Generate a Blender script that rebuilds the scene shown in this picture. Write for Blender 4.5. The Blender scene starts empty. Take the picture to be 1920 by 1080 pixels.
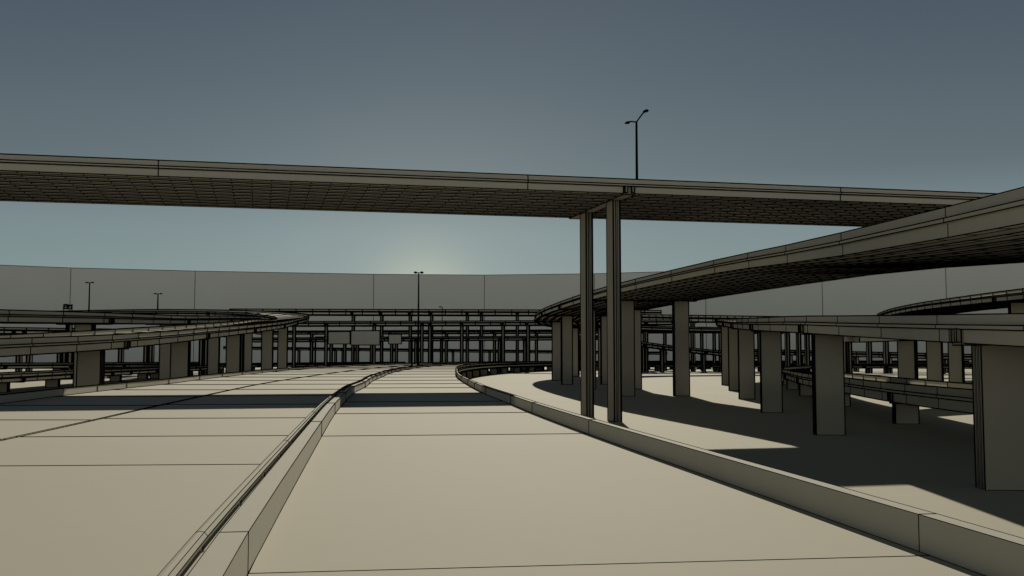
import bpy, math, random
from mathutils import Vector
random.seed(4)
C = bpy.context.scene
col = C.collection

# ---------------------------------------------------------------- scale and eye
S = 1.2                      # design unit -> metres
F = 1900.0                   # focal length in pixels of a 1920 wide frame
YH = 670.0                   # horizon row
EYE = 8.3                    # eye height above the ground (design units)
ROADH = 4.95                 # height of the low road decks above the ground
RS = 0.8375                  # road survey units -> design units
CAM = Vector((0, 0, EYE * S))

def W(X, d, H): return Vector((X * S, d * S, H * S))
def gx(px, d): return (px - 960.0) * d / F           # lateral offset of a bearing at a distance
def hy(py, d): return EYE + (YH - py) * d / F        # height of a sight line at a distance

# ---------------------------------------------------------------- materials
def new_mat(name):
    m = bpy.data.materials.new(name); m.use_nodes = True
    nt = m.node_tree
    return m, nt, nt.nodes['Principled BSDF']

def concrete(name, base, var=0.10, scale=0.25, rough=0.9, stain=0.0):
    m, nt, b = new_mat(name)
    tc = nt.nodes.new('ShaderNodeNewGeometry')
    n1 = nt.nodes.new('ShaderNodeTexNoise'); n1.inputs['Scale'].default_value = scale; n1.inputs['Detail'].default_value = 6
    n2 = nt.nodes.new('ShaderNodeTexNoise'); n2.inputs['Scale'].default_value = scale * 14; n2.inputs['Detail'].default_value = 4
    nt.links.new(tc.outputs['Position'], n1.inputs['Vector']); nt.links.new(tc.outputs['Position'], n2.inputs['Vector'])
    mx = nt.nodes.new('ShaderNodeMath'); mx.operation = 'MULTIPLY_ADD'; mx.inputs[1].default_value = 0.35
    nt.links.new(n2.outputs['Fac'], mx.inputs[0]); 
    m2 = nt.nodes.new('ShaderNodeMath'); m2.operation = 'MULTIPLY'; m2.inputs[1].default_value = 0.65
    nt.links.new(n1.outputs['Fac'], m2.inputs[0]); nt.links.new(m2.outputs[0], mx.inputs[2])
    r = nt.nodes.new('ShaderNodeValToRGB')
    r.color_ramp.elements[0].position = 0.3; r.color_ramp.elements[1].position = 0.7
    r.color_ramp.elements[0].color = tuple(c * (1 - var) for c in base) + (1,)
    r.color_ramp.elements[1].color = tuple(min(1, c * (1 + var)) for c in base) + (1,)
    nt.links.new(mx.outputs[0], r.inputs[0]); nt.links.new(r.outputs[0], b.inputs['Base Color'])
    b.inputs['Roughness'].default_value = rough
    b.inputs['Specular IOR Level'].default_value = 0.15
    bp = nt.nodes.new('ShaderNodeBump'); bp.inputs['Strength'].default_value = 0.08; bp.inputs['Distance'].default_value = 0.02
    nt.links.new(n2.outputs['Fac'], bp.inputs['Height']); nt.links.new(bp.outputs[0], b.inputs['Normal'])
    return m

def plain(name, c, rough=0.6, metal=0.0, spec=0.3):
    m, nt, b = new_mat(name)
    n = nt.nodes.new('ShaderNodeTexNoise'); n.inputs['Scale'].default_value = 3.0
    r = nt.nodes.new('ShaderNodeValToRGB')
    r.color_ramp.elements[0].color = tuple(x * 0.9 for x in c) + (1,); r.color_ramp.elements[1].color = tuple(x * 1.1 for x in c) + (1,)
    nt.links.new(n.outputs['Fac'], r.inputs[0]); nt.links.new(r.outputs[0], b.inputs['Base Color'])
    b.inputs['Roughness'].default_value = rough; b.inputs['Metallic'].default_value = metal
    b.inputs['Specular IOR Level'].default_value = spec
    return m

CONC = concrete('concrete', (0.42, 0.395, 0.33), 0.06, 0.06)
PAVE = concrete('pavement_concrete', (0.44, 0.41, 0.325), 0.022, 0.05)
DIRT = concrete('packed_ground', (0.445, 0.415, 0.325), 0.04, 0.03)
GIRD = concrete('underside_tone_concrete', (0.45, 0.45, 0.44), 0.08, 0.1)  # inner girders: grey tone stands in for underside light, against the warm bounce
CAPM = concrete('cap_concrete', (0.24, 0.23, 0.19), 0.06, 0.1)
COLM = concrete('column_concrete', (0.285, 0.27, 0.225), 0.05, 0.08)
WALL = concrete('wall_concrete', (0.60, 0.60, 0.56), 0.03, 0.004)
INK = plain('dark_joint', (0.004, 0.004, 0.004), 1.0, 0, 0.0)
STEEL = plain('galvanised_steel', (0.42, 0.40, 0.32), 0.9, 0.0, 0.1)
DARK = plain('black_painted_steel', (0.003, 0.003, 0.0035), 1.0, 0, 0.0)
SIGN = plain('grey_sign_back', (0.36, 0.36, 0.34), 0.7, 0, 0.2)

LINE_K = 0.00057
LINE_MIN, LINE_MAX = 0.008, 0.5
def lr(p): return min(LINE_MAX, max(LINE_MIN, LINE_K * (p - CAM).length))

# ---------------------------------------------------------------- mesh builder
class MB:
    def __init__(s): s.v = []; s.f = []; s.m = []
    def quad(s, *p, mat=0):
        i = len(s.v); s.v += [Vector(q) for q in p]; s.f.append(tuple(range(i, i + len(p)))); s.m.append(mat)
    def line(s, p, q, k=1.0):
        a = (q - p)
        if a.length < 1e-5: return
        a = a.normalized()
        u = a.cross(Vector((0, 0, 1)))
        if u.length < 0.05: u = a.cross(Vector((1, 0, 0)))
        u.normalize(); w = a.cross(u)
        i = len(s.v)
        for c in (p, q):
            r = lr(c) * k
            s.v += [c + u * r, c + w * r, c - u * r, c - w * r]
        for j in range(4):
            n = (j + 1) % 4
            s.f.append((i + j, i + n, i + 4 + n, i + 4 + j)); s.m.append(1)
        s.f.append((i + 3, i + 2, i + 1, i)); s.m.append(1)
        s.f.append((i + 4, i + 5, i + 6, i + 7)); s.m.append(1)
    def loft(s, rings, cap=True, close=True, mat=0):
        """rings: equal length lists of points, counter-clockwise or not; normals are fixed afterwards"""
        i = len(s.v); n = len(rings[0])
        for r in rings: s.v += r
        for k in range(len(rings) - 1):
            for j in range(n if close else n - 1):
                a = i + k * n + j; b = i + k * n + (j + 1) % n
                s.f.append((a, b, b + n, a + n)); s.m.append(mat)
        if cap and close:
            s.f.append(tuple(range(i + n - 1, i - 1, -1))); s.m.append(mat)
            e = i + (len(rings) - 1) * n
            s.f.append(tuple(range(e, e + n))); s.m.append(mat)
    def ringlines(s, ring, k=1.0):
        for j in range(len(ring)): s.line(ring[j], ring[(j + 1) % len(ring)], k)
    def box(s, c, ax, ay, az, lines=True, mat=0, k=1.0):
        P = [c + ax * x + ay * y + az * z for z in (-1, 1) for x, y in ((-1, -1), (1, -1), (1, 1), (-1, 1))]
        s.loft([P[:4], P[4:]], mat=mat)
        if lines:
            s.ringlines(P[:4], k); s.ringlines(P[4:], k)
            for j in range(4): s.line(P[j], P[j + 4], k)
    def tube(s, pts, rad, n=8, mat=0):
        rings = []
        for i, p in enumerate(pts):
            a = (pts[min(i + 1, len(pts) - 1)] - pts[max(i - 1, 0)]).normalized()
            u = a.cross(Vector((0, 0, 1)))
            if u.length < 0.05: u = a.cross(Vector((1, 0, 0)))
            u.normalize(); w = a.cross(u)
            r = rad[i] if isinstance(rad, (list, tuple)) else rad
            rings.append([p + (u * math.cos(2 * math.pi * j / n) + w * math.sin(2 * math.pi * j / n)) * r for j in range(n)])
        s.loft(rings, mat=mat)
    def build(s, name, mat, parent=None, base=None, smooth=False):
        base = base if base is not None else Vector((0, 0, 0))
        me = bpy.data.meshes.new(name)
        me.from_pydata([tuple(p - base) for p in s.v], [], s.f)
        me.materials.append(mat); me.materials.append(INK)
        me.polygons.foreach_set('material_index', s.m)
        import bmesh
        b = bmesh.new(); b.from_mesh(me); bmesh.ops.recalc_face_normals(b, faces=b.faces); b.to_mesh(me); b.free()
        me.update()
        o = bpy.data.objects.new(name, me); col.objects.link(o)
        if parent: o.parent = parent
        return o

def tag(o, label=None, cat=None, group=None, kind=None):
    if label: o['label'] = label
    if cat: o['category'] = cat
    if group: o['group'] = group
    if kind: o['kind'] = kind
    return o
def thing(name, label, cat, loc, group=None):
    o = bpy.data.objects.new(name, None); col.objects.link(o); o.location = loc
    o.empty_display_size = 0.5
    return tag(o, label, cat, group)

# ---------------------------------------------------------------- curves
def catmull(pts, n=24):
    P = [Vector(p) for p in pts]
    P = [P[0] * 2 - P[1]] + P + [P[-1] * 2 - P[-2]]
    out = []
    for i in range(1, len(P) - 2):
        p0, p1, p2, p3 = P[i - 1:i + 3]
        t0 = 0; t1 = (p1 - p0).length ** .5; t2 = t1 + (p2 - p1).length ** .5; t3 = t2 + (p3 - p2).length ** .5
        for k in range(n):
            t = t1 + (t2 - t1) * k / n
            A1 = p0 * ((t1 - t) / t1) + p1 * (t / t1)
            A2 = p1 * ((t2 - t) / (t2 - t1)) + p2 * ((t - t1) / (t2 - t1))
            A3 = p2 * ((t3 - t) / (t3 - t2)) + p3 * ((t - t2) / (t3 - t2))
            B1 = A1 * ((t2 - t) / t2) + A2 * (t / t2)
            B2 = A2 * ((t3 - t) / (t3 - t1)) + A3 * ((t - t1) / (t3 - t1))
            out.append(B1 * ((t2 - t) / (t2 - t1)) + B2 * ((t - t1) / (t2 - t1)))
    out.append(P[-2])
    return out
class Curve:
    def __init__(s, pts):
        s.p = catmull(pts) if len(pts) > 2 else [Vector(pts[0]).lerp(Vector(pts[1]), k / 60) for k in range(61)]
        s.l = [0.0]
        for a, b in zip(s.p, s.p[1:]): s.l.append(s.l[-1] + (b - a).length)
    def at(s, t):
        t = min(max(t, 0), s.l[-1])
        lo, hi = 0, len(s.l) - 1
        while hi - lo > 1:
            m = (lo + hi) // 2
            if s.l[m] <= t: lo = m
            else: hi = m
        f = (t - s.l[lo]) / max(1e-9, s.l[hi] - s.l[lo])
        p = s.p[lo].lerp(s.p[hi], f)
        a = s.p[max(0, lo - 1)]; b = s.p[min(len(s.p) - 1, hi + 1)]
        tg = (b - a); tg.z = 0; tg.normalize()
        return p, tg
    def nearest(s, X, d):
        q = Vector((X, d)); best = min(range(len(s.p)), key=lambda i: (s.p[i].xy - q).length)
        return s.l[best]

# ---------------------------------------------------------------- one fluted column
def column_mesh(base, ax, ay, z0, z1, w, t, flutes=3):
    """ax: unit vector across the deck (wide face), ay: along the deck; grooves on the two narrow sides"""
    g = 0.10 * t
    side = []
    n = flutes
    ys = [-0.5 + (k + .5) / (n + .0) * 1.0 for k in range(n)]
    prof = [(-.5, 0)]
    for y in ys:
        h = 0.32 / n
        prof += [(y - h, 0), (y - h * .7, -g), (y + h * .7, -g), (y + h, 0)]
    prof += [(.5, 0)]
    ring = [(w / 2 + dx, y * t) for y, dx in prof] + [(-w / 2 - dx, y * t) for y, dx in reversed(prof)]
    m = MB()
    R = [[Vector((base.x, base.y, z)) + ax * (x * S) + ay * (y * S) for x, y in ring] for z in (z0, z1)]
    m.loft(R)
    for j in range(len(ring)):
        inner = abs(ring[j][0]) < w / 2 - g * .5
        m.line(R[0][j], R[1][j], .45 if inner else (1.0 if abs(abs(ring[j][1]) - t / 2) < 1e-4 else .6))
        a, b = ring[j], ring[(j + 1) % len(ring)]
        if abs(a[1] - b[1]) < 1e-6 and abs(a[0] - b[0]) > .5:
            m.line(R[0][j], R[0][(j + 1) % len(ring)]); m.line(R[1][j], R[1][(j + 1) % len(ring)])
    return m

# ---------------------------------------------------------------- elevated deck
def deck(name, label, cat, pts, width, step, bents=(), side=1, girders=6, vs=1.0, cw=3.0, ct=1.3, offs=None,
         group=None, flutes=3, gstep=None, base_h=0.0, bank=None):
    """pts: (X, d, H of parapet top) along the seen edge; the deck extends `width` to the side*right of travel"""
    cv = Curve(pts); L = cv.l[-1]
    n = max(2, int(round(L / step)))
    def bk(t):
        if not bank: return 0.0
        f = min(1, max(0, (t - bank[0]) / (bank[1] - bank[0]))); return bank[2] * f * f * (3 - 2 * f)
    st = [cv.at(L * k / n) + (bk(L * k / n),) for k in range(n + 1)]
    mid = cv.at(L / 2)[0]
    base = W(mid.x, mid.y, base_h)
    root = thing(name, label, cat, base, group)
    def pt(s, u, v):
        p, tg, bb = s
        nr = Vector((tg.y, -tg.x, 0)) * side
        q = p + nr * u
        return W(q.x, q.y, p.z + v * vs - bb * u)
    def sweep(prof, nm, longs, cross=True, mat=CONC, ribs=None):
        m = MB()
        rings = [[pt(s, u, v) for u, v in prof] for s in st]
        m.loft(rings)
        for j in longs:
            for a, b in zip(rings, rings[1:]): m.line(a[j], b[j])
        if cross:
            for i, r in enumerate(rings):
                for (j, k) in cross: m.line(r[j], r[k])
        if ribs:
            jj, kk_, gap = ribs
            for r, r2 in zip(rings, rings[1:]):
                nn = max(1, int((r2[jj] - r[jj]).length / (gap * S)))
                for q in range(nn):
                    f = (q + .5) / nn
                    m.line(r[jj].lerp(r2[jj], f), r[kk_].lerp(r2[kk_], f), .9)
        return m.build(nm, mat, root, base)
    # slab
    sweep([(.05, -.76), (width - .05, -.76), (width - .05, -.98), (.05, -.98)], 'deck_slab', (), [(0, 1)], PAVE)
    # parapets (outer face, lip, back)
    P1 = [(0, 0), (0, -.62), (-.12, -.66), (-.12, -.93), (.30, -.93), (.30, 0)]
    sweep(P1, 'parapet', (0, 2, 3, 5), [(0, 1), (2, 3), (5, 0)])
    P2 = [(width - u, v) for u, v in P1]
    sweep(P2, 'parapet', (0, 2, 3, 5), [(0, 1), (2, 3), (4, 5), (5, 0)])
    # girders
    for g in range(girders):
        u = 0.12 + (width - .24 - .9) * g / max(1, girders - 1)
        prof = [(u, -.985), (u + .9, -.985), (u + .9, -1.82), (u, -1.82)]
        cr = [(0, 3)] if g == 0 else ([(1, 2)] if g == girders - 1 else False)
        sweep(prof, 'girder', (2, 3), cr, CONC if g in (0, girders - 1) else GIRD, (2, 3, gstep) if gstep else None)
    # piers
    offs = offs or (width * .26, width * .74)
    for bt in bents:
        t = bt if not isinstance(bt, tuple) else cv.nearest(*bt)
        p, tg = cv.at(t); nr = Vector((tg.y, -tg.x, 0)) * side
        s = (p, tg, bk(t))
        ctr = pt(s, width / 2, -1.46); 
        m = MB()
        m.box(ctr, nr * ((width / 2 - .02) * S), tg * (.75 * S), Vector((0, 0, .50 * vs * S)))
        # bearing shoes and drain at the visible cap end
        for dd in (-.45, .45):
            e = pt(s, -.10, -1.35) + tg * (dd * S)
            m.box(e, nr * (.14 * S), tg * (.16 * S), Vector((0, 0, .42 * vs * S)))
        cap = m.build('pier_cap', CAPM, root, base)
        for o in offs:
            b = pt(s, o, -1.93); b.z = 0
            ztop = pt(s, o, -1.93).z
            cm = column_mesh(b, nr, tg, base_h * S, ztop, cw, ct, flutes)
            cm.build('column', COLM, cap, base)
    return root, cv

# ================================================================= SETTING
g = MB(); E = 6000
g.quad((-E, -800, 0), (E, -800, 0), (E, E, 0), (-E, E, 0))
tag(g.build('ground', DIRT), kind='structure')

# perimeter wall far behind the interchange
seams = [(-1500, 430), (-980, 452), (-620, 470), (-340, 484), (-100, 493), (130, 502), (364, 508), (700, 514), (908, 515.5), (1115, 513),
         (1324, 507), (1543, 500), (1776, 492), (2030, 481), (2330, 466), (2700, 446), (3200, 420)]
wp = []
for px, py in seams:
    d = 1600 * 154.5 / (YH - py); wp.append((gx(px, d), d))
base = W(0, 1600, 0)
wall = thing('perimeter_wall', 'huge plain grey wall of tall panels closing the horizon', 'wall', base)
HW = hy(515.5, 1600)
for (a, b) in zip(wp, wp[1:]):
    m = MB()
    A0, B0, A1, B1 = W(*a, 0), W(*b, 0), W(*a, HW), W(*b, HW)
    t = (B0 - A0); t.z = 0; t.normalize(); nr = Vector((-t.y, t.x, 0)) * (9 * S)
    if nr.y < 0: nr = -nr
    e = t * 0.05
    m.loft([[A0 + e, B0 - e, B0 - e + nr, A0 + e + nr], [A1 + e, B1 - e, B1 - e + nr, A1 + e + nr]])
    m.line(A1, B1); m.line(A0, A1)
    m.build('wall_panel', WALL, wall, base)

# ---------------------------------------------------------------- our road (three ribbons on one low bridge)
def R(X, d): return (X * RS, d * RS)
right_edge = [R(*p) for p in ((12.0, -12), (10.4, 4), (8.4, 21.2), (4.0, 53), (1.46, 73), (-.1, 86.8), (-2.8, 110), (-4.7, 129), (-6.4, 147.6), (-8.6, 172.7),
              (-11.2, 207), (-15.2, 277), (-19.0, 350), (-20.2, 420), (-17.5, 500), (-10, 575), (4, 650), (28, 720), (70, 785), (140, 840), (260, 890), (420, 930))]
med_edge = [R(*p) for p in ((0.1, -12), (-2.45, 4), (-4.25, 15), (-4.90, 19.1), (-9.6, 51.4), (-12.5, 71.9), (-15.2, 93), (-17.7, 114), (-19.6, 135.7), (-23.3, 170), (-25.8, 200), (-29.2, 240),
            (-31.4, 273), (-33.4, 317), (-35.3, 385), (-35, 450), (-31.5, 520), (-23, 590), (-8, 665), (17, 735), (60, 800), (132, 856), (255, 906), (415, 946))]
gap_edge = [R(*p) for p in ((-18.5, -12), (-20.2, 4), (-22, 24), (-24.6, 48.7), (-26.7, 65.5), (-28.7, 80), (-29.7, 88), (-36.9, 146), (-40.4, 185), (-46, 271), (-49, 340), (-50, 410), (-47, 500), (-40, 580), (-26, 660), (-2, 735), (45, 812), (122, 870), (250, 920), (412, 960))]
left_edge = [R(*p) for p in ((-33, -12), (-35, 4), (-37.5, 30), (-41, 60), (-43.9, 86.8), (-46.7, 105.5), (-49.6, 131), (-51.6, 153), (-55.6, 181), (-61, 230), (-68, 309), (-71, 380), (-70, 460), (-64, 550), (-52, 640), (-30, 725), (20, 810), (105, 880), (240, 935), (408, 975))]
cR, cM, cG, cL = [Curve([(x, d, ROADH) for x, d in e]) for e in (right_edge, med_edge, gap_edge, left_edge)]
JOINTS = [R(0, d)[1] for d in (19.1, 51.8, 72.2, 91, 112, 132, 152, 175, 203, 238, 275, 317, 360, 405, 450, 500, 555, 610, 665, 715)]
JOINTL = [R(0, d)[1] for d in (37.4, 51.3, 66.5, 86, 105, 126, 150, 176, 205, 238, 275, 317, 360, 405, 450, 500, 555, 610, 665, 715)]
def at_depth(cv, d):
    lo, hi = 0, cv.l[-1]
    for _ in range(40):
        m = (lo + hi) / 2
        if cv.at(m)[0].y < d: lo = m
        else: hi = m
    return (lo + hi) / 2
def ribbon(ca, cb, joints, name, shift=0.0, zoff=0.0):
    m = MB(); N = 90
    stops = sorted(set([-10 * RS] + [-10 * RS + (R(0, 930)[1] + 10) * (k / N) for k in range(N + 1)] + list(joints)))
    prev = None
    for d in stops:
        a = ca.at(at_depth(ca, d))[0]; b = cb.at(at_depth(cb, d + shift))[0]
        A, B = W(a.x, a.y, ROADH) + Vector((0, 0, zoff)), W(b.x, b.y, ROADH) + Vector((0, 0, zoff))
        if prev: m.quad(prev[0], prev[1], B, A)
        if d in joints:
            k = 8
            for i in range(k): m.line(A.lerp(B, i / k), A.lerp(B, (i + 1) / k), 1.0)
        prev = (A, B)
    return tag(m.build(name, PAVE), kind='structure')
ribbon(cM, cR, JOINTS, 'road', 1.7 * RS)
ribbon(cG, cM, JOINTL, 'road', 1.0 * RS)
ribbon(cL, cG, [d - 1.2 for d in JOINTL], 'road')

def offset_line(cv, off, z, joints):
    out = []
    for t in joints:
        p, tg = cv.at(t); nr = Vector((tg.y, -tg.x, 0))
        q = p + nr * off; out.append(W(q.x, q.y, p.z + z))
    return out
# long gap between the two left slabs, as a steel edged joint lying on the road
m = MB()
ts = [cG.l[-1] * k / 160 for k in range(118)]
for off in (-.11, .11):
    q = offset_line(cG, off, 0.004, ts)
    for a, b in zip(q, q[1:]): m.line(a, b, 1.0)
A_, B_ = offset_line(cG, -.11, .004, ts), offset_line(cG, .11, .004, ts)
for k in range(len(ts) - 1): m.quad(A_[k], B_[k], B_[k + 1], A_[k + 1])
tag(m.build('road_joint', PAVE), 'long double black seam between the two slabs of the left carriageway', 'joint', None)

# barriers: each a chain of precast blocks
def barrier(cv, name, label, joints, off0, w, h, sub=4):
    p0 = cv.at(0)[0]; base = W(p0.x, p0.y, ROADH)
    root = thing(name, label, 'barrier', base, 'low concrete road barriers')
    ts = [at_depth(cv, d) for d in joints]
    # after the last joint keep going along the curve
    t = ts[-1]
    while t + 26 * RS < cv.l[-1]: t += 26 * RS; ts.append(t)
    for a, b in zip(ts, ts[1:]):
        m = MB(); rings = []
        gp = 0.006
        for k in range(sub + 1):
            t = a + gp + (b - a - 2 * gp) * k / sub
            p, tg = cv.at(t); nr = Vector((tg.y, -tg.x, 0))
            rings.append([W(*(p + nr * (off0 + o)).xy, ROADH + z) for o, z in ((0, -.25), (w, -.25), (w, h), (0, h))])
        m.loft(rings)
        p, tg = cv.at(a); nr = Vector((tg.y, -tg.x, 0))
        zz = [[W(*(q[0]).xy / S, ROADH)] for q in rings]
        for r, r2 in zip(rings, rings[1:]):
            m.line(r[2], r2[2], .75); m.line(r[3], r2[3], .75)
            lo1, lo2 = r[0].copy(), r2[0].copy(); lo1.z = lo2.z = ROADH * S
            m.line(lo1, lo2)
            lo1, lo2 = r[1].copy(), r2[1].copy(); lo1.z = lo2.z = ROADH * S
            m.line(lo1, lo2)
        for e in (0, 1): 
            r = rings[-e]
            if e == 0: m.line(r[0], r[3]); m.line(r[1], r[2]); m.line(r[2], r[3])
        m.build('barrier_block', CONC, root, base)
    return root
BJR = [-11 * RS] + [R(0, d)[1] for d in (21.2, 53, 73, 86.8, 110, 129, 147.6, 172.7, 207, 240, 277, 310, 345, 380)]
BJM = [-11 * RS] + [R(0, d)[1] for d in (19.1, 51.4, 71.9, 93, 114, 135.7, 152, 170, 185, 200, 220, 240, 256, 273, 295, 317, 345, 375)]
BJL = [-11 * RS] + [R(0, d)[1] for d in (60, 86, 106, 118.5, 131, 153, 181, 205, 230, 260, 285, 309, 340, 370)]
BH = 0.64
barrier(cR, 'concrete_barrier', 'low concrete barrier along the right edge of the road, passing the twin bridge columns', BJR, 0.0, .34, BH)
barrier(cM, 'concrete_barrier', 'broad low concrete barrier in the middle, right beside the steel guardrail', BJM, -.44, .44, BH)
barrier(cL, 'concrete_barrier', 'low concrete barrier along the far left edge of the left carriageway', BJL, -.34, .34, BH)

# guardrail on the left of the median barrier
b0 = W(cM.at(0)[0].x - .8, 0, ROADH)
gr = thing('guardrail', 'long steel guardrail on short posts along the middle concrete barrier', 'guardrail', b0)
tend = at_depth(cM, R(0, 330)[1]); tbeg = at_depth(cM, -10 * RS)
NP = 118
gt = [tbeg + (tend - tbeg) * (k / NP) for k in range(NP + 1)]
def rail(prof, longs, nm, k, every):
    m = MB(); rings = []
    for t in gt:
        p, tg = cM.at(t); nr = Vector((tg.y, -tg.x, 0))
        rings.append([W(*(p + nr * (-.665 + o)).xy, ROADH + z) for o, z in prof])
    m.loft(rings)
    for j in longs:
        for a, b in zip(rings, rings[1:]): m.line(a[j], b[j], k)
    for r in rings[3::every]:
        for a, b in zip(r[:5], r[1:6]): m.line(a, b, k)
    m.build(nm, STEEL, gr, b0)
rail([(-.105, .60), (-.11, .66), (-.07, .715), (-.01, .735), (.06, .72), (.11, .66), (.105, .60), (.0, .58)], (1, 2, 4, 5), 'rail_beam', .75, 7)
rail([(-.06, .36), (-.07, .42), (-.03, .45), (.0, .455), (.03, .45), (.07, .42), (.06, .36), (.0, .345)], (5, 6), 'rail_beam', .75, 7)
for t in gt[::2][:58]:
    p, tg = cM.at(t); nr = Vector((tg.y, -tg.x, 0))
    q = p + nr * -.66
    m = MB(); c = W(q.x, q.y, ROADH + .34)
    m.box(W(q.x, q.y, ROADH + .285), nr * (.045 * S), tg * (.07 * S), Vector((0, 0, .29 * S)), k=.7)
    m.build('post', STEEL, gr, b0)

# structure below our road
rb_base = W(cR.at(at_depth(cR, 60))[0].x, 60, 0)
rb = thing('road_bridge', 'low bridge on stubby columns under the main road, curving right in the distance', 'bridge', rb_base)
def under(cv, nm, o0, o1, v0, v1, n=150, mat=CONC, lines=(3, 2)):
    m = MB(); rings = []
    for k in range(n + 1):
        p, tg = cv.at(cv.l[-1] * k / n); nr = Vector((tg.y, -tg.x, 0))
        rings.append([W(*(p + nr * o).xy, ROADH + v) for o, v in ((o0, v0), (o1, v0), (o1, v1), (o0, v1))])
    m.loft(rings)
    for j in lines:
        for a, b in zip(rings, rings[1:]): m.line(a[j], b[j])
    m.build(nm, mat, rb, rb_base)
under(cR, 'deck_slab', -12.0, .36, -.02 - .26, -.50, lines=(2,))
under(cM, 'deck_slab', -14.0, .2, -.30, -.52, lines=())
under(cG, 'deck_slab', -14.0, .2, -.33, -.54, lines=(3,))
for cv, offs in ((cR, (.1, -4, -8)), (cM, (-2, -8)), (cG, (-2, -8, -13.6))):
    for o in offs: under(cv, 'girder', o - .45, o, -.56, -1.45)
for t in [cR.l[-1] * k / 34 for k in range(2, 34)]:
    p, tg = cR.at(t); nr = Vector((tg.y, -tg.x, 0))
    c = p + nr * -19
    m = MB(); m.box(W(c.x, c.y, ROADH - 1.7), nr * (19.0 * S), tg * (.8 * S), Vector((0, 0, .3 * S)))
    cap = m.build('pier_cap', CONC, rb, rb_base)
    for o in (-1.8, -13, -24, -36):
        q = p + nr * o
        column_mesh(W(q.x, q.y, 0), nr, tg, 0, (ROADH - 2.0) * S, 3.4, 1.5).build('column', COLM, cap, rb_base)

# ================================================================= THE DECKS
# flyover crossing overhead
u = Vector((.9704, .2413))
def fly(t): return (13.6 + u.x * t, 126 + u.y * t, 30.68 + .0046 * t)
deck('flyover', 'high straight flyover crossing the whole view on twin slim columns', 'bridge',
     [fly(-184), fly(246)], 23.0, 43, [185.15],
     side=-1, girders=10, cw=2.5, ct=1.0, offs=(5.9, 17.2), gstep=2.2, flutes=2)
# big ramp sweeping from the right foreground back over the twin columns' far side
ramp = [(26.5, -20, 14.6), (26, 20, 15.9), (26, 51.5, 16.9), (26, 73.4, 17.9), (26.5, 86, 18.5), (27.5, 106, 19.8), (28.2, 138.6, 21.7), (24.5, 165, 22.1), (18.9, 200, 22.3), (12.6, 260, 22.6),
        (8.6, 320, 22.9), (8.3, 362, 22.9), (12, 405, 22.9), (24, 450, 22.9), (48, 490, 22.9), (85, 515, 22.9), (140, 530, 22.9)]
def bent_at(X, d): return (X, d)
deck('ramp_bridge', 'wide curved ramp rising from the right foreground and sweeping behind the twin columns', 'bridge',
     ramp, 23.0, 20, [(16.7, 217), (12.4, 262), (9.2, 308), (8.3, 362), (20, 440)], side=1, girders=10, cw=3.2, ct=1.4, offs=(7.6, 19.6), gstep=4)
# right middle deck on single broad columns
ee = [(27, -10, 8.6), (27.6, 20, 9.4), (27.9, 53, 10.6), (29.9, 88, 11.9), (31.5, 111, 12.8), (35.9, 150, 14.1), (43.2, 198, 15.8), (52.2, 250, 17.8), (64, 315, 20), (84, 380, 21.5), (125, 430, 22.5), (180, 455, 23)]
deck('elevated_bridge', 'mid height bridge at the right edge, descending towards the viewer on single broad columns', 'bridge',
     ee, 14, 13, [(27.3, 64.8), (31, 109.5), (36, 154.6), (42.8, 202), (51, 254), (62, 305)], side=1, girders=6, cw=3.0, ct=1.5, offs=(2.7,))
# upper right curved deck
ff = [(82, 120, 19.2), (85, 150, 19.6), (88, 175, 20.1), (96, 215, 21.2), (106.7, 270, 22.4), (121.0, 330, 23.2), (138, 378, 23.8), (170, 415, 24.2), (230, 440, 24.5)]
deck('curved_bridge', 'thin high bridge curving in from the upper right behind the mid height one', 'bridge',
     ff, 16, 9, [(91, 190)], side=1, girders=7, cw=3.2, ct=1.4, gstep=4)
kk = [(57, 166, 12.6), (75, 182, 13.3), (94.6, 217, 14.4), (107, 235, 15), (138, 272, 15.8), (200, 320, 16.5)]
deck('elevated_bridge', 'bridge almost hidden behind the right mid height one, only its broad columns showing', 'bridge',
     kk, 9, 14, [(75, 182), (94.6, 217), (107, 235)], side=-1, girders=4, cw=3.0, ct=1.6, offs=(4.0,))
# low deck at the right
gg = [(43.9, 55, 5.1), (44.4, 75, 5.1), (45.3, 95, 5.1), (46.5, 115, 5.1), (47.8, 130, 5.1), (52.9, 165, 5.1), (59, 205, 5.1), (67, 245, 5.1), (77, 290, 5.1), (92, 340, 5.1), (119, 400, 5.1)]
deck('low_bridge', 'low bridge at the right with its sunlit deck just above the ground on stubby columns', 'bridge',
     gg, 8.6, 11, [(44.4, 75), (47.6, 127.5), (54, 173), (62.5, 219), (71, 263), (82, 305)], side=1, girders=5, cw=2.8, ct=1.4, vs=1.3, offs=(1.75,))
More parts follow.
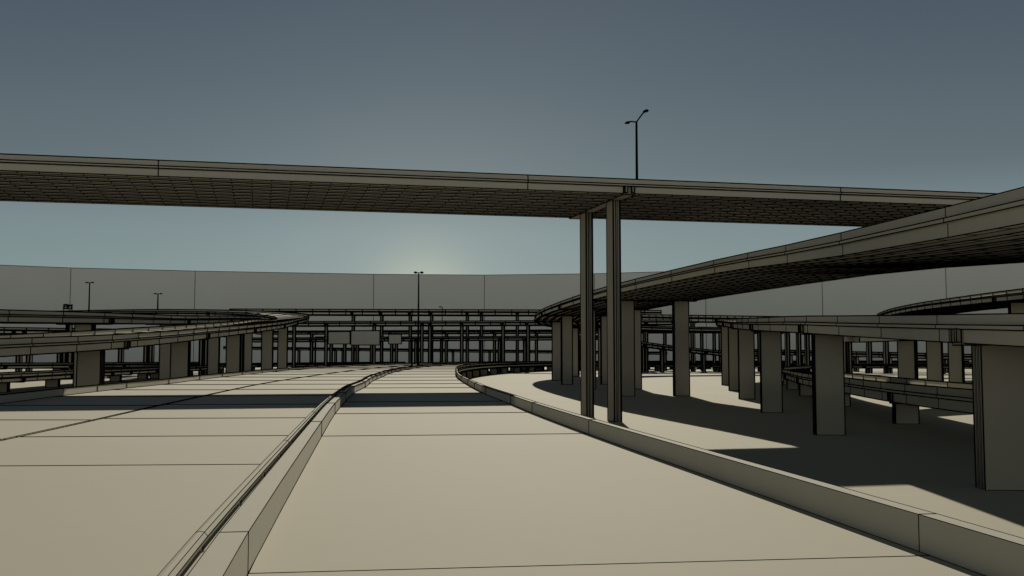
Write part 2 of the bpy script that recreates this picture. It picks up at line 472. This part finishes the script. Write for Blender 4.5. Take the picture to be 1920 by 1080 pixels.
# left decks
l1 = [(-66, 20, 7.4), (-58, 60, 8.7), (-53.5, 85, 9.5), (-51.6, 103, 10.2), (-50.4, 122, 10.9), (-51.4, 150, 12.1), (-53.4, 178, 13.4), (-57.8, 228, 15.7), (-64, 285, 18.4), (-71, 335, 21.0), (-79, 390, 23.9), (-84.5, 420, 25.9), (-94, 445, 27.6), (-110, 462, 29.2), (-135, 470, 30.2), (-170, 472, 30.5), (-205, 474, 30.0), (-260, 474, 29.2), (-320, 474, 28.5)]
deck('ramp_bridge', 'long bridge beside the left carriageway, climbing away on broad columns and looping back', 'bridge',
     l1, 13, 10, [(-56, 75), (-50.5, 133), (-53.4, 178), (-57.8, 228), (-64, 285), (-71, 335), (-135, 470), (-205, 474), (-260, 474)], side=-1, bank=(290, 400, .11), girders=4, cw=3.0, ct=1.5, offs=(4.6,))
l2 = [(-92, 60, 12.8), (-82, 105, 14.2), (-74.5, 147, 15.2), (-70.5, 172, 15.9), (-71, 200, 16.7), (-73.4, 230, 17.7), (-79, 285, 19.9), (-87, 340, 22), (-97.5, 393, 24.0), (-112, 430, 25)]
deck('elevated_bridge', 'higher bridge behind the long left hand one, carrying the small sign frame and a lamp', 'bridge',
     l2, 9.4, 13, [(-80, 112), (-71, 178), (-73.4, 230), (-79, 285), (-87, 340), (-97.5, 393)], side=-1, girders=4, cw=3.0, ct=1.5, offs=(4.6,))
ll = [(-112, 205, 4.4), (-116, 240, 4.4), (-124.5, 300, 4.4), (-131.5, 360, 4.4), (-136.5, 420, 4.4), (-139, 490, 4.6)]
deck('low_bridge', 'low bridge on stubby columns seen under the long left hand bridge', 'bridge',
     ll, 11, 12, [(-116, 243), (-122, 283), (-128, 325), (-130, 347), (-133, 383), (-135, 400), (-136.5, 420), (-138, 450)], side=-1, girders=4, cw=3.3, ct=1.5, offs=(5,))
ll2 = [(-190, 290, 6.6), (-175, 330, 6.4), (-165, 380, 6.2), (-158, 440, 6), (-155, 520, 5.8)]
deck('low_bridge', 'second low bridge further back at the left, between the tall distant columns', 'bridge',
     ll2, 11, 14, [(-180, 315), (-172, 345), (-165, 380), (-160, 420), (-157, 460)], side=-1, girders=4, cw=3.3, ct=1.5, offs=(5,))

# distant crossing decks
def cross(name, label, p0, p1, bents, width=14, vs=1.5, cw=2.6, n=26, mid=None, ct=1.6):
    """p = (pixel bearing, row of parapet top, distance)"""
    def q(p): return (gx(p[0], p[2]), p[2], hy(p[1], p[2]))
    P = [q(p0)] + ([q(mid)] if mid else []) + [q(p1)]
    L = (Vector(P[0]) - Vector(P[-1])).length
    B = []
    for b in bents:
        f = (b - p0[0]) / (p1[0] - p0[0]); d = p0[2] + (p1[2] - p0[2]) * f
        B.append((gx(b, d), d))
    deck(name, label, 'bridge', P, width, L / n, B, side=-1, girders=3, vs=vs, cw=cw, ct=ct, flutes=1, group='distant bridges in front of the wall', offs=(width * .5,))
cross('elevated_bridge', 'distant bridge glimpsed between the two long left hand bridges, with pale columns below', (-160, 612, 470), (420, 620, 480),
      [-60, 28, 46, 102, 116, 135, 222, 264, 281, 374, 384], vs=1.5, cw=3.1, n=14)
cross('flyover', 'topmost distant bridge spanning the middle background under the grey wall', (430, 579.5, 690), (1240, 582, 690),
      [520, 665, 711, 766, 811, 869, 908, 972, 1060, 1190], vs=2.0, cw=2.4)
cross('elevated_bridge', 'second distant bridge below the topmost one in the middle background', (520, 603, 560), (1260, 600, 560),
      [550, 612, 701, 789, 802, 868, 940, 982, 1100, 1207], vs=1.3, cw=2.0, mid=(880, 602, 575))
cross('elevated_bridge', 'thin distant bridge at the height of the sign panels tops', (480, 621, 760), (1260, 618, 720),
      [583, 640, 690, 735, 838, 898, 930, 1000, 1120], vs=1.2, cw=2.2)
cross('elevated_bridge', 'distant bridge passing behind the sign panels lower halves', (470, 634, 640), (1200, 629, 660),
      [497, 588, 615, 670, 745, 775, 825, 878, 941, 990, 1090], vs=1.3, cw=2.4)
cross('elevated_bridge', 'lowest thin distant bridge sloping in front of the grey wall base', (420, 650, 900), (1250, 660, 900),
      [560, 628, 636, 690, 780, 850, 920, 1040], vs=1.2, cw=2.6)
cross('flyover', 'dark distant bridge between the big ramp and the right columns, near the wall', (1130, 589, 620), (1480, 594, 560),
      [1203, 1290, 1345, 1420], vs=2.0, cw=2.4)
cross('elevated_bridge', 'distant bridge low behind the right columns, carried by pale paired piers', (1120, 614, 640), (1470, 617, 620),
      [1209, 1244, 1317, 1341, 1450], vs=1.4, cw=3.2)
cross('elevated_bridge', 'sloping distant bridge dropping to the right behind the ramp columns', (1150, 634, 560), (1420, 664, 560),
      [1175, 1208, 1243, 1290, 1322, 1360, 1400], vs=1.3, cw=2.4, mid=(1290, 652, 560))
cross('elevated_bridge', 'distant bridge behind the right broad columns, crossing in front of the wall', (1400, 655, 640), (1950, 668, 520),
      [1440, 1475, 1500, 1530, 1600, 1660, 1745, 1770, 1850], vs=1.5, cw=3.0)
cross('elevated_bridge', 'high distant bridge seen between the right broad columns only by its piers', (1440, 610, 520), (1760, 606, 520),
      [1483, 1502, 1522, 1588, 1602, 1640, 1668], vs=1.5, cw=3.0)
cross('low_bridge', 'low distant bridge on stubby columns behind the sunlit ground at the right', (1180, 681.5, 600), (1960, 684, 480),
      [1225, 1265, 1340, 1380, 1470, 1560, 1620, 1665, 1700, 1760, 1830, 1900], vs=1.0, cw=3.3)
cross('low_bridge', 'low distant bridge between the left carriageway and the sign gantry', (200, 684, 500), (760, 679, 640),
      [262, 330, 420, 470, 560, 640, 700], vs=1.0, cw=3.3)

# ================================================================= LAMPS AND SIGNS
def lamp_root(name, label, px, d, H0):
    b = W(gx(px, d), d, H0); return thing(name, label, 'street lamp', b, 'black lamps of the interchange'), b
def head(m, c, ax, l=.55, w=.2, h=.12):
    ay = Vector((-ax.y, ax.x, 0)).normalized(); az = Vector((0, 0, 1))
    rings = []
    for f, k in ((-1, .45), (-.6, .9), (.3, 1), (.8, .75), (1, .3)):
        rings.append([c + ax * (l * S * f) + ay * (w * S * k * a) + az * (h * S * k * b_) for a, b_ in ((-1, -.6), (1, -.6), (1, .3), (.4, .8), (-.4, .8), (-1, .3))])
    m.loft(rings)
# lamp on the flyover
r, b = lamp_root('street_lamp', 'two armed black street lamp standing on the flyover against the sky', 1196.5, 138, 29.9)
m = MB(); m.tube([b, b + Vector((0, 0, 10.9 * S))], [.20 * S, .15 * S]); m.build('pole', DARK, r, b)
top = b + Vector((0, 0, 10.8 * S))
for sg in (1, -1):
    dv = Vector((.2413, -.9704, 0)) * sg
    m = MB(); m.tube([top, top + dv * (.9 * S) + Vector((0, 0, .25 * S)), top + dv * (2.2 * S) + Vector((0, 0, .6 * S)), top + dv * (3.1 * S) + Vector((0, 0, .7 * S))], .10 * S); arm = m.build('lamp_arm', DARK, r, b)
    m = MB(); head(m, top + dv * (3.5 * S) + Vector((0, 0, .72 * S)), dv, .65, .3, .2); m.build('lamp_head', DARK, arm, b)
# lamps on the left decks
for px, d, yt, yb, lab in ((166, 196, 530, 586, 'taller black twin headed lamp on the left upper bridge'), (295, 473, 551, 583, 'shorter black twin headed lamp at the far loop of the long left hand bridge')):
    H0 = hy(yb, d) - .2
    r, b = lamp_root('street_lamp', lab, px, d, H0)
    h = hy(yt, d) - H0
    k = d / 196
    m = MB(); m.tube([b, b + Vector((0, 0, h * S))], [.17 * S * k, .12 * S * k]); m.build('pole', DARK, r, b)
    t_ = b + Vector((0, 0, h * S))
    for sg in (1, -1):
        dv = Vector((sg, 0, 0))
        m = MB(); m.tube([t_, t_ + dv * (.4 * S * k)], .07 * S * k); arm = m.build('lamp_arm', DARK, r, b)
        m = MB(); head(m, t_ + dv * (.55 * S * k) + Vector((0, 0, .03)), dv, .3 * k, .2 * k, .18 * k); m.build('lamp_head', DARK, arm, b)
# high mast
d = 405; H0 = ROADH
r, b = lamp_root('mast_lamp', 'very tall black mast lamp rising above the wall in the middle', 784.5, d, H0)
h = hy(511, d) - H0
m = MB(); m.tube([b, b + Vector((0, 0, h * S))], [.50 * S, .26 * S], 10); m.build('pole', DARK, r, b)
t_ = b + Vector((0, 0, h * S))
for a in (0, .6, math.pi - .6, math.pi, math.pi + .6, -.6):
    dv = Vector((math.cos(a), math.sin(a), 0))
    m = MB(); m.tube([t_, t_ + dv * (1.0 * S)], .12 * S); arm = m.build('lamp_arm', DARK, r, b)
    m = MB(); head(m, t_ + dv * (1.45 * S), dv, .5, .45, .55); m.build('lamp_head', DARK, arm, b)
d = 600
r, b = lamp_root('street_lamp', 'small single headed lamp right of the very tall mast lamp', 829, d, 0)
h = hy(576, d)
m = MB(); m.tube([b, b + Vector((0, 0, h * S))], [.32 * S, .25 * S]); m.build('pole', DARK, r, b)
t_ = b + Vector((0, 0, h * S))
m = MB(); m.tube([t_, t_ + Vector((-1.0 * S, 0, .1))], .2 * S); arm = m.build('lamp_arm', DARK, r, b)
m = MB(); head(m, t_ + Vector((-1.2 * S, 0, .1)), Vector((-1, 0, 0)), .75, .5, .5); m.build('lamp_head', DARK, arm, b)

# sign gantry over the left carriageway
d = 352
XL, XR = gx(592, d), gx(773, d)
b = W((XL + XR) / 2, d, ROADH)
gan = thing('sign_gantry', 'black truss gantry over the left carriageway holding three blank grey panels', 'sign gantry', b)
for X in (XL, XR):
    m = MB(); m.box(W(X, d, (ROADH - 1 + hy(633, d)) / 2), Vector((.28 * S, 0, 0)), Vector((0, .28 * S, 0)), Vector((0, 0, (hy(633, d) - ROADH + 1) / 2 * S)), lines=False)
    m.build('post', DARK, gan, b)
m = MB()
zt, zb = hy(631.5, d), hy(640, d)
for yy in (d - .7, d + .7):
    for z in (zt, zb): m.tube([W(XL, yy, z), W(XR, yy, z)], .13 * S, 6)
    N = 20
    for k in range(N):
        x0 = XL + (XR - XL) * k / N; x1 = XL + (XR - XL) * (k + 1) / N
        m.tube([W(x0, yy, zt if k % 2 else zb), W(x1, yy, zb if k % 2 else zt)], .09 * S, 5)
m.build('truss', DARK, gan, b)
for x0, x1, y0, y1 in ((616, 656.5, 622, 645), (658.5, 712.5, 620.5, 647), (729, 753, 627, 645)):
    m = MB(); dd = d - 1.2
    c = W((gx(x0, dd) + gx(x1, dd)) / 2, dd, (hy(y0, dd) + hy(y1, dd)) / 2)
    m.box(c, Vector(((gx(x1, dd) - gx(x0, dd)) / 2 * S, 0, 0)), Vector((0, .15 * S, 0)), Vector((0, 0, (hy(y0, dd) - hy(y1, dd)) / 2 * S)), k=.8)
    m.build('sign_panel', SIGN, gan, b)
m = MB()
for px in (622, 636, 650, 668, 684, 703, 735, 747):
    m.tube([W(gx(px, d), d - .95, hy(646, d)), W(gx(px, d), d - .95, hy(622, d))], .08 * S, 5)
m.build('panel_bracket', DARK, gan, b)
# small sign frame on the left upper bridge
d = 170
b = W(gx(126.5, d), d, hy(586, d))
sf = thing('road_sign', 'small two panel sign frame standing on the left upper bridge', 'sign', b)
for px in (118.7, 134.5):
    m = MB(); m.tube([b * 0 + W(gx(px, d), d, hy(587, d)), W(gx(px, d), d, hy(570, d))], .07 * S, 6); m.build('post', DARK, sf, b)
for x0, x1, y0, y1 in ((119.5, 125.5, 571, 579), (127.5, 133.5, 572, 579.5)):
    m = MB(); dd = d - .2
    c = W((gx(x0, dd) + gx(x1, dd)) / 2, dd, (hy(y0, dd) + hy(y1, dd)) / 2)
    m.box(c, Vector(((gx(x1, dd) - gx(x0, dd)) / 2 * S, 0, 0)), Vector((0, .05 * S, 0)), Vector((0, 0, (hy(y0, dd) - hy(y1, dd)) / 2 * S)))
    m.build('sign_panel', SIGN, sf, b)
m = MB()
for a, q in (((118.7, 578), (126, 573)), ((126, 578), (134, 573)), ((118.7, 574), (134.5, 574)), ((118.7, 579), (134.5, 579))):
    m.tube([W(gx(a[0], d), d - .4, hy(a[1], d)), W(gx(q[0], d), d - .4, hy(q[1], d))], .06 * S, 5)
m.build('brace', DARK, sf, b)

# ================================================================= CAMERA, LIGHT, SKY
cd = bpy.data.cameras.new('camera'); cam = bpy.data.objects.new('camera', cd); col.objects.link(cam)
pitch = math.atan((YH - 540) / F)
cam.location = CAM; cam.rotation_euler = (math.pi / 2 + pitch, 0, 0)
cd.sensor_width = 36; cd.lens = 36 * F / 1920; cd.clip_start = .1; cd.clip_end = 20000
C.camera = cam

COT = 2.04
el = math.atan(1 / COT); az = math.atan((1028 - 960) / F)      # azimuth to the right of the view axis
sd = Vector((math.sin(az) * math.cos(el), math.cos(az) * math.cos(el), math.sin(el)))
ld = bpy.data.lights.new('sun', 'SUN'); sun = bpy.data.objects.new('sun', ld); col.objects.link(sun)
sun.rotation_euler = sd.to_track_quat('Z', 'Y').to_euler()
ld.energy = 4.1; ld.angle = math.radians(.5); ld.color = (1.0, .935, .785)

w = bpy.data.worlds.new('World'); C.world = w; w.use_nodes = True
nt = w.node_tree; N = nt.nodes; Lk = nt.links
bg = N['Background']; 
sky = N.new('ShaderNodeTexSky'); sky.sky_type = 'NISHITA'; sky.sun_disc = False
sky.sun_elevation = el; sky.sun_rotation = az
tc = N.new('ShaderNodeTexCoord'); sx = N.new('ShaderNodeSeparateXYZ'); Lk.new(tc.outputs['Generated'], sx.inputs[0])
rp = N.new('ShaderNodeValToRGB'); cr = rp.color_ramp
stops = [(0.0, (.24, .295, .285)), (.075, (.19, .252, .252)), (.12, (.170, .226, .238)), (.18, (.106, .142, .157)), (.26, (.077, .106, .130)), (.34, (.056, .080, .107)), (.5, (.034, .05, .07)), (.75, (.012, .018, .028)), (1, (.009, .014, .024))]
cr.elements[0].position = stops[0][0]; cr.elements[0].color = stops[0][1] + (1,)
cr.elements[1].position = 1; cr.elements[1].color = stops[-1][1] + (1,)
for p, c in stops[1:-1]:
    e = cr.elements.new(p); e.color = c + (1,)
Lk.new(sx.outputs['Z'], rp.inputs[0])
# low glow of the haze over the horizon
gd = Vector((math.sin(math.atan((795 - 960) / F)), math.cos(math.atan((795 - 960) / F)), .058)).normalized()
dt = N.new('ShaderNodeVectorMath'); dt.operation = 'DOT_PRODUCT'; dt.inputs[1].default_value = gd
nm = N.new('ShaderNodeVectorMath'); nm.operation = 'NORMALIZE'; Lk.new(tc.outputs['Generated'], nm.inputs[0]); Lk.new(nm.outputs[0], dt.inputs[0])
def glow(power, c, prev):
    mx = N.new('ShaderNodeMath'); mx.operation = 'MAXIMUM'; mx.inputs[1].default_value = 0; Lk.new(dt.outputs['Value'], mx.inputs[0])
    pw = N.new('ShaderNodeMath'); pw.operation = 'POWER'; pw.inputs[1].default_value = power; Lk.new(mx.outputs[0], pw.inputs[0])
    ml = N.new('ShaderNodeVectorMath'); ml.operation = 'SCALE'; ml.inputs[0].default_value = c; Lk.new(pw.outputs[0], ml.inputs['Scale'])
    ad = N.new('ShaderNodeVectorMath'); ad.operation = 'ADD'; Lk.new(prev, ad.inputs[0]); Lk.new(ml.outputs[0], ad.inputs[1])
    return ad.outputs[0]
o = glow(18, (.030, .034, .034), rp.outputs[0]); o = glow(90, (.05, .048, .036), o); o = glow(1100, (.15, .125, .055), o)
# added glow in the unseen sky behind the viewer, lifts faces turned towards it
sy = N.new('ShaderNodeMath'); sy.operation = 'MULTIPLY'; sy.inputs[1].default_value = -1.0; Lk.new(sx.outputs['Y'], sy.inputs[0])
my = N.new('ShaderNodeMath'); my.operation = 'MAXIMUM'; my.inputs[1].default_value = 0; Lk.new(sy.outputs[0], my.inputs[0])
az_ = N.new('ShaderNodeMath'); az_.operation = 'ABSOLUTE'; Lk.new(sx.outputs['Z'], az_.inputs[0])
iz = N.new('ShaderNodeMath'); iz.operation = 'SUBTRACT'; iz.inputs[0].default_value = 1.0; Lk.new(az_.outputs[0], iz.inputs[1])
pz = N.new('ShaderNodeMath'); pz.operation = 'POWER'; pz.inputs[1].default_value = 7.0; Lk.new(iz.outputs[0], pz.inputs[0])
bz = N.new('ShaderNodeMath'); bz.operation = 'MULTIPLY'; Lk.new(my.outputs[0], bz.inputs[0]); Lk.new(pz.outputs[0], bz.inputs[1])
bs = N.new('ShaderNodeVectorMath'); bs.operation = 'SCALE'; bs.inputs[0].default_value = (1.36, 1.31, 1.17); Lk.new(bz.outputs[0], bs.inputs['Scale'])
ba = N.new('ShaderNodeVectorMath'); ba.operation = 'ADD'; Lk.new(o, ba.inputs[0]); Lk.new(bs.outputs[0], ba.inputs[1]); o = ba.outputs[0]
sc = N.new('ShaderNodeVectorMath'); sc.operation = 'SCALE'; sc.inputs['Scale'].default_value = 0.0006; Lk.new(sky.outputs[0], sc.inputs[0])
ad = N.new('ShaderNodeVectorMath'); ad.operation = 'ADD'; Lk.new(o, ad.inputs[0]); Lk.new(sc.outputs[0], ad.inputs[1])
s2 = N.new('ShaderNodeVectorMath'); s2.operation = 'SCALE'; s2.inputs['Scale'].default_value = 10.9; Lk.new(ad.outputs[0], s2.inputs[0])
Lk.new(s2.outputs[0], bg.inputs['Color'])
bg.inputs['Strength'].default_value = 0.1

v = C.view_settings; v.view_transform = 'Standard'; v.look = 'None'; v.gamma = 1; v.exposure = 0.0; v.use_curve_mapping = False
C.cycles.max_bounces = 6
